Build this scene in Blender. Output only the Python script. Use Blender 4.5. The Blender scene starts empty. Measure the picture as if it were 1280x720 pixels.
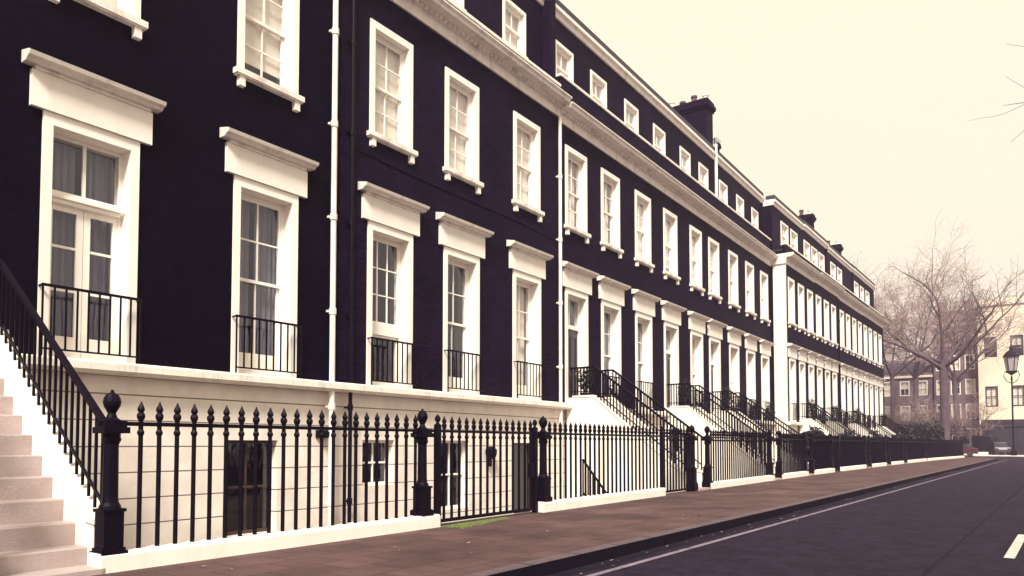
import bpy, math, random
from mathutils import Vector, Matrix
PI = math.pi
sc = bpy.context.scene
C = sc.collection
rnd = random.Random(7)

# ------------------------------------------------------------------ materials
def new_mat(name):
    m = bpy.data.materials.new(name); m.use_nodes = True
    nt = m.node_tree
    return m, nt, nt.nodes['Principled BSDF']

def mat(name, col, rough=0.6, var=0.12, scale=3.0, bump=0.0, bscale=40.0, spec=0.5, metal=0.0, stain=0.0, stain_col=(0.2,0.17,0.15), detail=6, nrough=.6):
    m, nt, b = new_mat(name); N = nt.nodes; L = nt.links
    tc = N.new('ShaderNodeTexCoord')
    n = N.new('ShaderNodeTexNoise'); n.inputs['Scale'].default_value = scale; n.inputs['Detail'].default_value = detail; n.inputs['Roughness'].default_value = nrough
    L.new(tc.outputs['Object'], n.inputs['Vector'])
    r = N.new('ShaderNodeMapRange'); r.inputs['From Min'].default_value = .3; r.inputs['From Max'].default_value = .7
    r.inputs['To Min'].default_value = 1 - var; r.inputs['To Max'].default_value = 1 + var
    L.new(n.outputs['Fac'], r.inputs['Value'])
    mx = N.new('ShaderNodeMix'); mx.data_type = 'RGBA'; mx.blend_type = 'MULTIPLY'; mx.inputs[0].default_value = 1
    mx.inputs[6].default_value = (*col, 1); L.new(r.outputs['Result'], mx.inputs[7])
    out = mx.outputs[2]
    if stain > 0:
        mp = N.new('ShaderNodeMapping'); mp.inputs['Scale'].default_value = (1.6, 1.6, .35)
        L.new(tc.outputs['Object'], mp.inputs['Vector'])
        n2 = N.new('ShaderNodeTexNoise'); n2.inputs['Scale'].default_value = 2.2; n2.inputs['Detail'].default_value = 8; n2.inputs['Roughness'].default_value = .7
        L.new(mp.outputs['Vector'], n2.inputs['Vector'])
        r2 = N.new('ShaderNodeMapRange'); r2.inputs['From Min'].default_value = .52; r2.inputs['From Max'].default_value = .78
        r2.inputs['To Min'].default_value = 0; r2.inputs['To Max'].default_value = stain
        L.new(n2.outputs['Fac'], r2.inputs['Value'])
        m2 = N.new('ShaderNodeMix'); m2.data_type = 'RGBA'
        L.new(r2.outputs['Result'], m2.inputs[0]); L.new(out, m2.inputs[6]); m2.inputs[7].default_value = (*stain_col, 1)
        out = m2.outputs[2]
    L.new(out, b.inputs['Base Color'])
    b.inputs['Roughness'].default_value = rough; b.inputs['Metallic'].default_value = metal
    b.inputs['Specular IOR Level'].default_value = spec
    if bump > 0:
        n3 = N.new('ShaderNodeTexNoise'); n3.inputs['Scale'].default_value = bscale; n3.inputs['Detail'].default_value = 5
        L.new(tc.outputs['Object'], n3.inputs['Vector'])
        bp = N.new('ShaderNodeBump'); bp.inputs['Strength'].default_value = bump; bp.inputs['Distance'].default_value = .02
        L.new(n3.outputs['Fac'], bp.inputs['Height']); L.new(bp.outputs['Normal'], b.inputs['Normal'])
    return m

def brick_mat(name, c1, c2, mortar, bw=.225, bh=.075, ms=.008, rough=.7, plane='xz', bump=.4, spec=.5, rot=0, blotch=.5, offset=.5):
    m, nt, b = new_mat(name); N = nt.nodes; L = nt.links
    tc = N.new('ShaderNodeTexCoord'); sp = N.new('ShaderNodeSeparateXYZ'); cb = N.new('ShaderNodeCombineXYZ')
    L.new(tc.outputs['Object'], sp.inputs[0])
    if plane == 'xz':
        L.new(sp.outputs[0], cb.inputs[0]); L.new(sp.outputs[2], cb.inputs[1])
    else:
        L.new(sp.outputs[1], cb.inputs[0]); L.new(sp.outputs[0], cb.inputs[1])
    br = N.new('ShaderNodeTexBrick'); br.offset = offset
    br.inputs['Color1'].default_value = (*c1, 1); br.inputs['Color2'].default_value = (*c2, 1); br.inputs['Mortar'].default_value = (*mortar, 1)
    br.inputs['Scale'].default_value = 1; br.inputs['Brick Width'].default_value = bw; br.inputs['Row Height'].default_value = bh
    br.inputs['Mortar Size'].default_value = ms; br.inputs['Mortar Smooth'].default_value = .3
    L.new(cb.outputs[0], br.inputs['Vector'])
    n = N.new('ShaderNodeTexNoise'); n.inputs['Scale'].default_value = .7; n.inputs['Detail'].default_value = 8; n.inputs['Roughness'].default_value = .65
    L.new(tc.outputs['Object'], n.inputs['Vector'])
    r = N.new('ShaderNodeMapRange'); r.inputs['From Min'].default_value = .3; r.inputs['From Max'].default_value = .7
    r.inputs['To Min'].default_value = 1 - blotch; r.inputs['To Max'].default_value = 1 + blotch
    L.new(n.outputs['Fac'], r.inputs['Value'])
    mx = N.new('ShaderNodeMix'); mx.data_type = 'RGBA'; mx.blend_type = 'MULTIPLY'; mx.inputs[0].default_value = 1
    L.new(br.outputs['Color'], mx.inputs[6]); L.new(r.outputs['Result'], mx.inputs[7])
    L.new(mx.outputs[2], b.inputs['Base Color'])
    n3 = N.new('ShaderNodeTexNoise'); n3.inputs['Scale'].default_value = 30; n3.inputs['Detail'].default_value = 4
    L.new(tc.outputs['Object'], n3.inputs['Vector'])
    ad = N.new('ShaderNodeMath'); ad.operation = 'MULTIPLY_ADD'; ad.inputs[1].default_value = .4
    sb = N.new('ShaderNodeMath'); sb.operation = 'SUBTRACT'; sb.inputs[0].default_value = 1
    L.new(br.outputs['Fac'], sb.inputs[1]); L.new(n3.outputs['Fac'], ad.inputs[0]); L.new(sb.outputs[0], ad.inputs[2])
    bp = N.new('ShaderNodeBump'); bp.inputs['Strength'].default_value = bump; bp.inputs['Distance'].default_value = .01
    L.new(ad.outputs[0], bp.inputs['Height']); L.new(bp.outputs['Normal'], b.inputs['Normal'])
    b.inputs['Roughness'].default_value = rough; b.inputs['Specular IOR Level'].default_value = spec
    return m

M = {}
M['brick'] = brick_mat('black painted brick', (.0018,.0006,.0046), (.0036,.0013,.0078), (.0009,.0002,.003), rough=.65, spec=.035, bump=.55)
M['brick2'] = brick_mat('blue black painted brick', (.0070,.0026,.0130), (.0125,.0050,.0205), (.0042,.0014,.008), rough=.65, spec=.05, bump=.55)
M['white'] = mat('cream white masonry paint', (.86,.785,.70), .55, .05, 2.0, .15, 60, stain=.30, stain_col=(.45,.36,.30))
M['joinery'] = mat('white gloss joinery', (.88,.815,.735), .3, .03, 4.0)
M['trim'] = mat('old white moulding paint', (.83,.755,.67), .5, .10, 5.0, .25, 50, stain=.65, stain_col=(.20,.15,.15))
M['iron'] = mat('black cast iron', (.003,.001,.006), .5, .2, 20, .1, 80, spec=.10)
M['stone'] = mat('worn pale stone steps', (.40,.32,.305), .7, .16, 3.0, .3, 60, stain=.5, stain_col=(.30,.22,.20))
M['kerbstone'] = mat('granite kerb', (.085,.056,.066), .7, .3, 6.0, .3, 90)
M['kerbface'] = mat('near black kerb face', (.006,.003,.009), .95, .3, 6.0, spec=.1)  # side of the kerb, much darker than the granite top
M['slate'] = mat('dark slate roof', (.022,.015,.028), .6, .3, 5, .2, 30)
M['lead'] = mat('lead coping', (.035,.026,.04), .6, .3, 5)
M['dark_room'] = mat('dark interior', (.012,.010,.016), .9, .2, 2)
M['blind'] = mat('cream blind', (.84,.76,.62), .8, .05, 3)
M['pots'] = mat('terracotta pots', (.09,.05,.055), .8, .2, 8)
M['door'] = mat('dark painted door', (.012,.009,.018), .25, .2, 3)
M['brown_door'] = mat('brown wood shutter', (.045,.020,.018), .5, .3, 8)
M['brass'] = mat('brass', (.5,.35,.15), .3, .1, 8, metal=1)
M['bark'] = mat('plane tree bark', (.095,.064,.075), .9, .35, 2.5, .5, 12)
M['twig'] = mat('bare twigs', (.12,.082,.080), .9, .3, 3)
M['pale_twig'] = mat('pale bare twigs', (.30,.21,.20), .9, .3, 3)
M['hedge'] = mat('dark hedge leaves', (.014,.014,.014), .8, .4, 4)
M['cream_bldg'] = mat('cream stucco', (.80,.68,.52), .7, .06, .6, stain=.3, stain_col=(.5,.4,.33))
M['brown_bldg'] = brick_mat('brown brick', (.15,.10,.115), (.18,.12,.135), (.20,.15,.155), rough=.85, spec=.2)
M['far_dark'] = mat('dark shopfront paint', (.018,.012,.022), .5, .2, 2)
M['tyre'] = mat('tyre rubber', (.012,.010,.012), .8, .1, 10)
M['moss'] = mat('bright green moss', (.10,.13,.03), .9, .35, 30, .5, 100)
M['dash'] = mat('worn road paint', (.50,.43,.38), .7, .35, 14, .1, 60, stain=.9, stain_col=(.10,.08,.10))
M['line'] = mat('worn edge line paint', (.17,.13,.17), .8, .6, 9, .1, 60, stain=1.0, stain_col=(.02,.012,.027), detail=12, nrough=.75)
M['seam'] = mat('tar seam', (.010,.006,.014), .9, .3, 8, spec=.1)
M['asphalt'] = mat('asphalt', (.0195,.0118,.027), .85, .95, 4.0, .9, 160, spec=.12, stain=.45, stain_col=(.010,.005,.015), detail=13, nrough=.82)
M['paving'] = brick_mat('clay pavers', (.068,.036,.036), (.094,.051,.050), (.038,.021,.026), bw=.60, bh=.45, ms=.010, rough=.8, plane='yx', bump=.3, spec=.25, blotch=.5)
M['slab'] = brick_mat('dark area paving', (.10,.07,.08), (.13,.09,.10), (.05,.03,.04), bw=.6, bh=.6, ms=.012, plane='yx')
M['ground'] = mat('far ground', (.060,.042,.058), .9, .2, .3)
M['red_car'] = mat('dark red car paint', (.07,.015,.02), .25, .05, 3)
M['grey_car'] = mat('grey car paint', (.09,.075,.085), .25, .05, 3, metal=.4)
M['dark_car'] = mat('black car paint', (.015,.012,.02), .2, .05, 3)
M['car_glass'] = mat('car glass', (.02,.02,.025), .08, .05, 3)
M['lamp'] = mat('headlamp', (.35,.32,.32), .15, .05, 3)
M['skin'] = mat('skin', (.40,.24,.19), .6, .05, 5)
M['coat'] = mat('dark coat', (.03,.022,.032), .9, .2, 8)

def rust_mat():
    m, nt, b = new_mat('rusticated white stucco'); N = nt.nodes; L = nt.links
    tc = N.new('ShaderNodeTexCoord'); sp = N.new('ShaderNodeSeparateXYZ'); L.new(tc.outputs['Object'], sp.inputs[0])
    md = N.new('ShaderNodeMath'); md.operation = 'PINGPONG'; md.inputs[1].default_value = .195
    L.new(sp.outputs[2], md.inputs[0])
    rg = N.new('ShaderNodeMapRange'); rg.inputs['From Min'].default_value = .004; rg.inputs['From Max'].default_value = .014
    L.new(md.outputs[0], rg.inputs['Value'])
    n = N.new('ShaderNodeTexNoise'); n.inputs['Scale'].default_value = 1.7; n.inputs['Detail'].default_value = 8; n.inputs['Roughness'].default_value = .65
    L.new(tc.outputs['Object'], n.inputs['Vector'])
    r = N.new('ShaderNodeMapRange'); r.inputs['From Min'].default_value = .35; r.inputs['From Max'].default_value = .75
    L.new(n.outputs['Fac'], r.inputs['Value'])
    c = N.new('ShaderNodeMix'); c.data_type = 'RGBA'; c.inputs[6].default_value = (.86,.785,.69,1); c.inputs[7].default_value = (.66,.57,.51,1)
    L.new(r.outputs['Result'], c.inputs[0])
    g = N.new('ShaderNodeMix'); g.data_type = 'RGBA'; g.inputs[6].default_value = (.22,.17,.15,1)
    L.new(rg.outputs['Result'], g.inputs[0]); L.new(c.outputs[2], g.inputs[7])
    L.new(g.outputs[2], b.inputs['Base Color']); b.inputs['Roughness'].default_value = .6
    bp = N.new('ShaderNodeBump'); bp.inputs['Strength'].default_value = .8; bp.inputs['Distance'].default_value = .015
    L.new(rg.outputs['Result'], bp.inputs['Height']); L.new(bp.outputs['Normal'], b.inputs['Normal'])
    return m
M['rust'] = rust_mat()

def glass_mat():
    m = bpy.data.materials.new('window glass'); m.use_nodes = True; nt = m.node_tree; N = nt.nodes; L = nt.links
    N.clear()
    o = N.new('ShaderNodeOutputMaterial'); mx = N.new('ShaderNodeMixShader'); t = N.new('ShaderNodeBsdfTransparent'); g = N.new('ShaderNodeBsdfGlossy')
    t.inputs['Color'].default_value = (.97,.97,.98,1); g.inputs['Color'].default_value = (.85,.85,.95,1); g.inputs['Roughness'].default_value = .03
    f = N.new('ShaderNodeFresnel'); ge = N.new('ShaderNodeNewGeometry'); io = N.new('ShaderNodeMapRange')
    io.inputs['To Min'].default_value = 1.5; io.inputs['To Max'].default_value = 1/1.5      # same reflectance from either side of the thin pane
    L.new(ge.outputs['Backfacing'], io.inputs['Value']); L.new(io.outputs['Result'], f.inputs['IOR'])
    tc = N.new('ShaderNodeTexCoord'); n = N.new('ShaderNodeTexNoise'); n.inputs['Scale'].default_value = 1.6; n.inputs['Detail'].default_value = 1
    L.new(tc.outputs['Object'], n.inputs['Vector'])
    bp = N.new('ShaderNodeBump'); bp.inputs['Strength'].default_value = .35; bp.inputs['Distance'].default_value = .03
    L.new(n.outputs['Fac'], bp.inputs['Height']); L.new(bp.outputs['Normal'], g.inputs['Normal'])
    L.new(f.outputs[0], mx.inputs[0]); L.new(t.outputs[0], mx.inputs[1]); L.new(g.outputs[0], mx.inputs[2]); L.new(mx.outputs[0], o.inputs[0])
    return m
M['glass'] = glass_mat()
def curtain_mat():
    m, nt, b = new_mat('net curtain'); N = nt.nodes; L = nt.links
    b.inputs['Base Color'].default_value = (.17,.155,.20,1); b.inputs['Roughness'].default_value = .9
    return m
M['curtain'] = curtain_mat()

# ------------------------------------------------------------------ mesh builder
class MB:
    def __init__(s): s.v = []; s.f = []
    def box(s, x0, x1, y0, y1, z0, z1):
        if x0 > x1: x0, x1 = x1, x0
        if y0 > y1: y0, y1 = y1, y0
        if z0 > z1: z0, z1 = z1, z0
        n = len(s.v)
        s.v += [(x0,y0,z0),(x1,y0,z0),(x1,y1,z0),(x0,y1,z0),(x0,y0,z1),(x1,y0,z1),(x1,y1,z1),(x0,y1,z1)]
        for q in ((0,3,2,1),(4,5,6,7),(0,1,5,4),(1,2,6,5),(2,3,7,6),(3,0,4,7)): s.f.append(tuple(n+i for i in q))
        return s
    def poly(s, pts):
        n = len(s.v); s.v += [tuple(p) for p in pts]; s.f.append(tuple(range(n, n+len(pts)))); return s
    def prism(s, prof, a0, a1, axis='x'):
        """profile in the plane across axis: axis x -> (y,z); axis y -> (x,z); axis z -> (x,y)"""
        n = len(s.v); k = len(prof)
        for a in (a0, a1):
            for p in prof:
                s.v.append((a,p[0],p[1]) if axis == 'x' else (p[0],a,p[1]) if axis == 'y' else (p[0],p[1],a))
        for i in range(k):
            j = (i+1) % k; s.f.append((n+i, n+j, n+k+j, n+k+i))
        s.f.append(tuple(n+i for i in range(k))[::-1]); s.f.append(tuple(n+k+i for i in range(k)))
        return s
    def lathe(s, cx, cy, prof, seg=10):
        n = len(s.v)
        for r, z in prof:
            for i in range(seg):
                a = 2*PI*i/seg; s.v.append((cx+r*math.cos(a), cy+r*math.sin(a), z))
        for k in range(len(prof)-1):
            for i in range(seg):
                j = (i+1) % seg; s.f.append((n+k*seg+i, n+k*seg+j, n+(k+1)*seg+j, n+(k+1)*seg+i))
        s.f.append(tuple(n+i for i in range(seg))[::-1]); s.f.append(tuple(n+(len(prof)-1)*seg+i for i in range(seg)))
        return s
    def tube(s, pts, rad, seg=6, cap=True):
        n0 = len(s.v); pts = [Vector(p) for p in pts]
        if not isinstance(rad, (list, tuple)): rad = [rad]*len(pts)
        for i, p in enumerate(pts):
            d = (pts[min(i+1, len(pts)-1)] - pts[max(i-1, 0)])
            if d.length < 1e-9: d = Vector((0,0,1))
            d.normalize()
            u = d.cross(Vector((0,0,1)) if abs(d.z) < .9 else Vector((1,0,0))).normalized(); w = d.cross(u)
            for k in range(seg):
                a = 2*PI*k/seg; q = p + (u*math.cos(a) + w*math.sin(a))*rad[i]; s.v.append(q[:])
        for i in range(len(pts)-1):
            for k in range(seg):
                j = (k+1) % seg; s.f.append((n0+i*seg+k, n0+i*seg+j, n0+(i+1)*seg+j, n0+(i+1)*seg+k))
        if cap:
            s.f.append(tuple(n0+k for k in range(seg))[::-1]); s.f.append(tuple(n0+(len(pts)-1)*seg+k for k in range(seg)))
        return s
    def bar(s, p, q, w, h):
        """rectangular bar from p to q"""
        p = Vector(p); q = Vector(q); d = (q-p).normalized()
        u = d.cross(Vector((0,0,1)) if abs(d.z) < .95 else Vector((0,1,0))).normalized()*w/2; t = d.cross(u).normalized()*h/2
        n = len(s.v)
        for c in (p, q):
            for a, b in ((-1,-1),(1,-1),(1,1),(-1,1)): s.v.append((c+u*a+t*b)[:])
        for k in ((0,1,2,3),(7,6,5,4),(0,4,5,1),(1,5,6,2),(2,6,7,3),(3,7,4,0)): s.f.append(tuple(n+i for i in k))
        return s
    def mesh(s, name, m, smooth=False):
        me = bpy.data.meshes.new(name); me.from_pydata(s.v, [], s.f); me.materials.append(m)
        if smooth:
            for p in me.polygons: p.use_smooth = True
        me.update(); return me
    def build(s, name, m, parent=None, smooth=False, loc=None, bevel=0):
        import bmesh
        me = s.mesh(name, m, smooth)
        bm = bmesh.new(); bm.from_mesh(me); bmesh.ops.recalc_face_normals(bm, faces=bm.faces); bm.to_mesh(me); bm.free()
        o = bpy.data.objects.new(name, me); C.objects.link(o)
        if parent: o.parent = parent
        if loc: o.location = loc
        if bevel:
            b = o.modifiers.new('bevel', 'BEVEL'); b.width = bevel; b.segments = 2; b.limit_method = 'ANGLE'
        return o

def tag(o, label=None, cat=None, group=None, kind=None):
    if label: o['label'] = label
    if cat: o['category'] = cat
    if group: o['group'] = group
    if kind: o['kind'] = kind
    return o
def empty(name, loc=(0,0,0), rz=0, label=None, cat=None, group=None):
    o = bpy.data.objects.new(name, None); C.objects.link(o); o.location = loc; o.rotation_euler = (0,0,rz); o.empty_display_size = .3
    return tag(o, label, cat, group)
def copy_tree(o, parent=None):
    c = o.copy(); C.objects.link(c); c.parent = parent
    for ch in list(kids.get(o.name, [])): copy_tree(ch, c)
    return c
kids = {}
def reg(child, parent):
    kids.setdefault(parent.name, []).append(child); child.parent = parent; return child

# ------------------------------------------------------------------ fixed geometry of the street
# x: across the street (terrace on the left, negative), y: along the street, z: up; pavement at z=0, road at z=-0.13
FLOOR = 2.4
def kerb_x(y): return -4.19 + .024*y
def fence_x(y): return -7.15 if y < 32 else -7.15 + (y-32)*.0235 if y < 60 else -6.492 + (y-60)*.070
RZ1 = PI/2
SEG2 = math.atan2(26.7, .59)
O2 = Vector((-10.15, 38.5, 0))

# ------------------------------------------------------------------ window kinds (local x along the wall, y into the house, z up)
REV = .30
def ring(mb, x0, x1, z0, z1, w0, w1, wt, wb, y0, y1):
    mb.box(x0, x0+w0, y0, y1, z0, z1); mb.box(x1-w1, x1, y0, y1, z0, z1)
    mb.box(x0+w0, x1-w1, y0, y1, z1-wt, z1)
    if wb: mb.box(x0+w0, x1-w1, y0, y1, z0, z0+wb)
def hood_mb(w, z):
    m = MB(); h = w/2
    m.box(-h+.14, h-.14, -.10, -.003, z, z+.05)
    m.prism([(-.003,z+.05),(-.16,z+.05),(-.19,z+.085),(-.26,z+.10),(-.28,z+.155),(-.25,z+.17),(-.003,z+.225)], -h, h)
    return m
cache = {}
def window(kind, parent, u, dz=0.0, sx=1.0, blind=None, seed=0, part='window'):
    """one window of a house: surround > sash, panes, sill, hood, blind; meshes are shared"""
    key = (kind, round(sx, 2), blind)
    if key not in cache:
        ow = {'ground':.53, 'french':.53, 'part_french':.53, 'door':.53, 'upper':.50, 'attic':.45, 'wide_attic':.58, 'far_upper':.44, 'far_ground':.44, 'far_door':.44}[kind]*sx
        L = []; REV = .13 if 'attic' in kind else .20 if 'upper' in kind else .30
        g = kind in ('ground','french','part_french','door','far_ground','far_door')
        if g: z0, z1 = 2.40, 5.62
        elif kind in ('upper','far_upper'): z0, z1 = 7.64, 9.88
        else: z0, z1 = 12.10, 13.28
        band = .13; top = .17 if g else .15
        if 'attic' in kind: band, top = .09, .10
        m = MB()
        m.box(-ow-band, -ow, -.035, REV, z0, z1); m.box(ow, ow+band, -.035, REV, z0, z1)
        m.box(-ow-band, ow+band, -.035, REV, z1, z1+top)
        m.box(-ow, ow, .05, REV+.1, z0-.06, z0+.02)
        surround = m
        s = MB(); b = MB(); p = MB()
        yb = REV-.08
        e = .05
        s_z0, s_z1 = z0+.021, z1
        if kind in ('ground','upper','attic','wide_attic','far_upper','far_ground'):
            cols = 2 if kind != 'wide_attic' else 3
            zm = (s_z0+s_z1)/2 + (.08 if g else 0)
            ring(s, -ow, ow, s_z0, s_z1, e, e, .06, .06, yb, REV+.06)
            # upper sash in front, lower sash behind
            ring(s, -ow+e, ow-e, zm-.03, s_z1-.06, .045, .045, .05, .055, yb+.02, yb+.06)
            lowb = .34 if g else .09
            ring(s, -ow+e, ow-e, s_z0+.06, zm+.03, .045, .045, .055, lowb, yb+.065, yb+.105)
            x0, x1 = -ow+e+.045, ow-e-.045
            for (za, zb, yy) in ((zm+.025, s_z1-.11, yb+.03), (s_z0+.06+lowb, zm-.025, yb+.075)):
                for k in range(1, cols):
                    xx = x0+(x1-x0)*k/cols; s.box(xx-.013, xx+.013, yy-.004, yy+.026, za, zb)
                if 'attic' not in kind:
                    zz = (za+zb)/2
                    for k in range(cols):
                        a = x0+(x1-x0)*k/cols + (.013 if k else 0); c = x0+(x1-x0)*(k+1)/cols - (.013 if k < cols-1 else 0)
                        s.box(a, c, yy-.004, yy+.026, zz-.013, zz+.013)
                p.box(x0, x1, yy+.008, yy+.014, za, zb)
        elif kind in ('french','part_french'):
            zt = 4.72 if kind == 'french' else 3.05
            ring(s, -ow, ow, s_z0, s_z1, e, e, .06, .04, yb, REV+.06)
            if kind == 'french':
                s.box(-ow+e, ow-e, yb-.07, yb+.1, zt-.10, zt+.03); s.box(-ow+e-.04, ow-e+.04, yb-.11, yb-.07, zt-.04, zt-.005)
                s.box(-ow+e, ow-e, yb+.01, yb+.06, zt+.03, zt+.09)
                s.box(-.022, .022, yb+.02, yb+.06, zt+.09, s_z1-.06)
                p.box(-ow+e, ow-e, yb+.035, yb+.041, zt+.09, s_z1-.06)
                ring(s, -ow+e, -.004, s_z0+.04, zt-.10, .07, .09, .09, .28, yb+.01, yb+.06)
                ring(s, .004, ow-e, s_z0+.04, zt-.10, .09, .07, .09, .28, yb+.01, yb+.06)
                for sx_ in (-1, 1):
                    a, c = (-ow+e+.07, -.094) if sx_ < 0 else (.094, ow-e-.07)
                    for zz in (3.40, 4.02): s.box(a, c, yb+.02, yb+.05, zz-.018, zz+.018)
                    p.box(a, c, yb+.03, yb+.036, s_z0+.32, zt-.19)
            else:
                zt = 3.62
                s.box(-ow+e, ow-e, yb-.02, yb+.08, zt-.10, zt+.14)
                x0, x1 = -ow+e+.04, ow-e-.04
                ring(s, -ow+e, ow-e, zt+.14, s_z1-.06, .04, .04, .05, .04, yb+.01, yb+.05)
                for k in (1, 2):
                    xx = x0+(x1-x0)*k/3; s.box(xx-.013, xx+.013, yb+.015, yb+.045, zt+.18, s_z1-.11)
                for k in (1, 2):
                    zz = zt+.18+(s_z1-.11-zt-.18)*k/3
                    for q in range(3): s.box(x0+(x1-x0)*q/3+(.013 if q else 0), x0+(x1-x0)*(q+1)/3-(.013 if q < 2 else 0), yb+.015, yb+.045, zz-.013, zz+.013)
                p.box(x0, x1, yb+.028, yb+.034, zt+.18, s_z1-.11)
                ring(s, -ow+e, ow-e, s_z0+.04, zt-.10, .04, .04, .05, .07, yb+.04, yb+.08)
                p.box(-ow+e+.04, ow-e-.04, yb+.055, yb+.061, s_z0+.11, zt-.15)
        elif kind in ('door','far_door'):
            zt = 4.66
            ring(s, -ow, ow, s_z0, s_z1, e, e, .06, 0, yb, REV+.06)
            s.box(-ow+e, ow-e, yb-.03, yb+.08, zt, zt+.12)
            s.box(-.013, .013, yb+.02, yb+.05, zt+.12, s_z1-.06)
            p.box(-ow+e, ow-e, yb+.03, yb+.036, zt+.12, s_z1-.06)
            d = MB(); d.box(-ow+e, ow-e, yb+.03, yb+.08, s_z0, zt)
            for (za, zb) in ((2.65,3.25),(3.4,4.45)):
                for (xa, xb) in ((-ow+e+.1,-.05),(.05,ow-e-.1)):
                    ring(d, xa, xb, za, zb, .03, .03, .03, .03, yb+.014, yb+.03)
            L.append(('door', d.mesh('door', M['door']), 'door'))
            k = MB(); k.lathe(.0, 0, [(.0,.0),(.03,.0),(.035,.02),(.012,.03),(.012,.05)], 8)
            kk = MB(); kk.v = [(v[0]+ow-e-.14, yb+.03-v[2], 3.35+v[1]) for v in k.v]; kk.f = k.f
            L.append(('door_knob', kk.mesh('door_knob', M['brass']), None))
        L.insert(0, ('sash', s.mesh('sash', M['joinery']), None))
        if p.v: L.append(('pane', p.mesh('pane', M['glass']), None))
        if g:
            pl = MB(); pw = ow+band+.165; pl.box(-pw, pw, -.075, -.003, z1+top+.003, z1+top+.50)
            L.append(('frieze_panel', pl.mesh('frieze_panel', M['white']), None))
            L.append(('hood', hood_mb(2*ow+2*band+.54, z1+top+.50).mesh('hood', M['trim']), None))
        elif 'upper' in kind:
            q = MB(); q.box(-ow-band-.07, ow+band+.07, -.13, .05, z0-.10, z0-.002); q.box(-ow-band-.05, ow+band+.05, -.11, .0-.003, z0-.125, z0-.101)
            for sgn in (-1, 1):
                c = sgn*(ow+band-.06); q.box(c-.055, c+.055, -.095, -.003, z0-.29, z0-.126)
            L.append(('sill', q.mesh('sill', M['trim']), None))
        else:
            q = MB(); q.box(-ow-band-.03, ow+band+.03, -.09, .05, z0-.08, z0-.002)
            L.append(('sill', q.mesh('sill', M['trim']), None))
        yb2 = REV+.10
        if blind in ('full','half','low') :
            zb = {'full': z0+.03, 'half': z0+(z1-z0)*.46, 'low': z0+(z1-z0)*.16}[blind]
            q = MB(); q.box(-ow+.01, ow-.01, yb2-.035, yb2-.028, zb, z1-.01); q.tube([(-ow+.03,yb2-.03,zb),(ow-.03,yb2-.03,zb)], .012, 6)
            L.append(('blind', q.mesh('blind', M['blind']), None))
        if blind == 'half' :
            q = MB(); q.box(-ow+.04, ow-.04, yb2+.05, yb2+.056, z0+.03, z0+(z1-z0)*.5)
            L.append(('curtain', q.mesh('curtain', M['curtain']), None))
        if blind in ('curtain','light_curtain'):
            q = MB(); n = 40
            pts = [(-ow+.03+(2*ow-.06)*i/n, yb2+.06+.028*math.sin(i*1.35)+.012*math.sin(i*3.1)) for i in range(n+1)]
            for i in range(n):
                if blind == 'curtain' and 17 < i < 23: continue
                a, c = pts[i], pts[i+1]; q.poly([(a[0],a[1],z0+.03),(c[0],c[1],z0+.03),(c[0],c[1],z1-.03),(a[0],a[1],z1-.03)])
            L.append(('curtain', q.mesh('curtain', M['curtain'] if blind == 'curtain' else M['blind']), None))
        cache[key] = (surround.mesh('window', M['joinery']), L, ow)
    me, L, ow = cache[key]
    name = 'doorway' if kind in ('door','far_door') else part
    w = bpy.data.objects.new(name, me); C.objects.link(w); w.parent = parent; w.location = (u, 0, dz)
    for nm, mm, _ in L:
        c = bpy.data.objects.new(nm, mm); C.objects.link(c); c.parent = w
    return w, ow

def wall_mesh(u0, u1, z0, z1, holes, y=0.0, depth=9.0, ret=.0, back=True):
    mb = MB()
    xs = sorted({u0, u1} | {h[0] for h in holes} | {h[1] for h in holes}); zs = sorted({z0, z1} | {h[2] for h in holes} | {h[3] for h in holes})
    for i in range(len(xs)-1):
        for j in range(len(zs)-1):
            cx, cz = (xs[i]+xs[i+1])/2, (zs[j]+zs[j+1])/2
            if any(h[0] < cx < h[1] and h[2] < cz < h[3] for h in holes): continue
            mb.poly([(xs[i],y,zs[j]),(xs[i+1],y,zs[j]),(xs[i+1],y,zs[j+1]),(xs[i],y,zs[j+1])])
    for h in holes:   # brick returns of each opening
        a, b, c, d = h; t = y+.18
        mb.poly([(a,y,c),(a,y,d),(a,t,d),(a,t,c)]); mb.poly([(b,y,c),(b,t,c),(b,t,d),(b,y,d)])
        mb.poly([(a,y,d),(b,y,d),(b,t,d),(a,t,d)]); mb.poly([(a,y,c),(a,t,c),(b,t,c),(b,y,c)])
    Y = y+depth
    mb.poly([(u0,y,z0),(u0,y,z1),(u0,Y,z1),(u0,Y,z0)]); mb.poly([(u1,y,z0),(u1,Y,z0),(u1,Y,z1),(u1,y,z1)])
    mb.poly([(u0,Y,z0),(u0,Y,z1),(u1,Y,z1),(u1,Y,z0)]); mb.poly([(u0,y,z1),(u1,y,z1),(u1,Y,z1),(u0,Y,z1)]); mb.poly([(u0,y,z0),(u0,Y,z0),(u1,Y,z0),(u1,y,z0)])
    return mb

def guard(parent, u, w=1.34):
    m = MB(); h = w/2; y = -.16; zt, zb = 3.36, 2.50
    m.box(u-h, u+h, y-.02, y+.02, zt-.015, zt+.02); m.box(u-h, u+h, y-.012, y+.012, zb-.012, zb+.012)
    n = max(6, int(w/.145))
    for i in range(n+1):
        x = u-h+.012+(w-.024)*i/n; m.box(x-.011, x+.011, y-.0105, y+.0105, 2.403 if i in (0, n) else zb, zt-.015)
    for x in (u-h+.012, u+h-.012):
        m.box(x-.011, x+.011, y+.02, -.037, zt-.012, zt+.012)
    return m.build('window_guard', M['iron'], parent)

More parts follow.
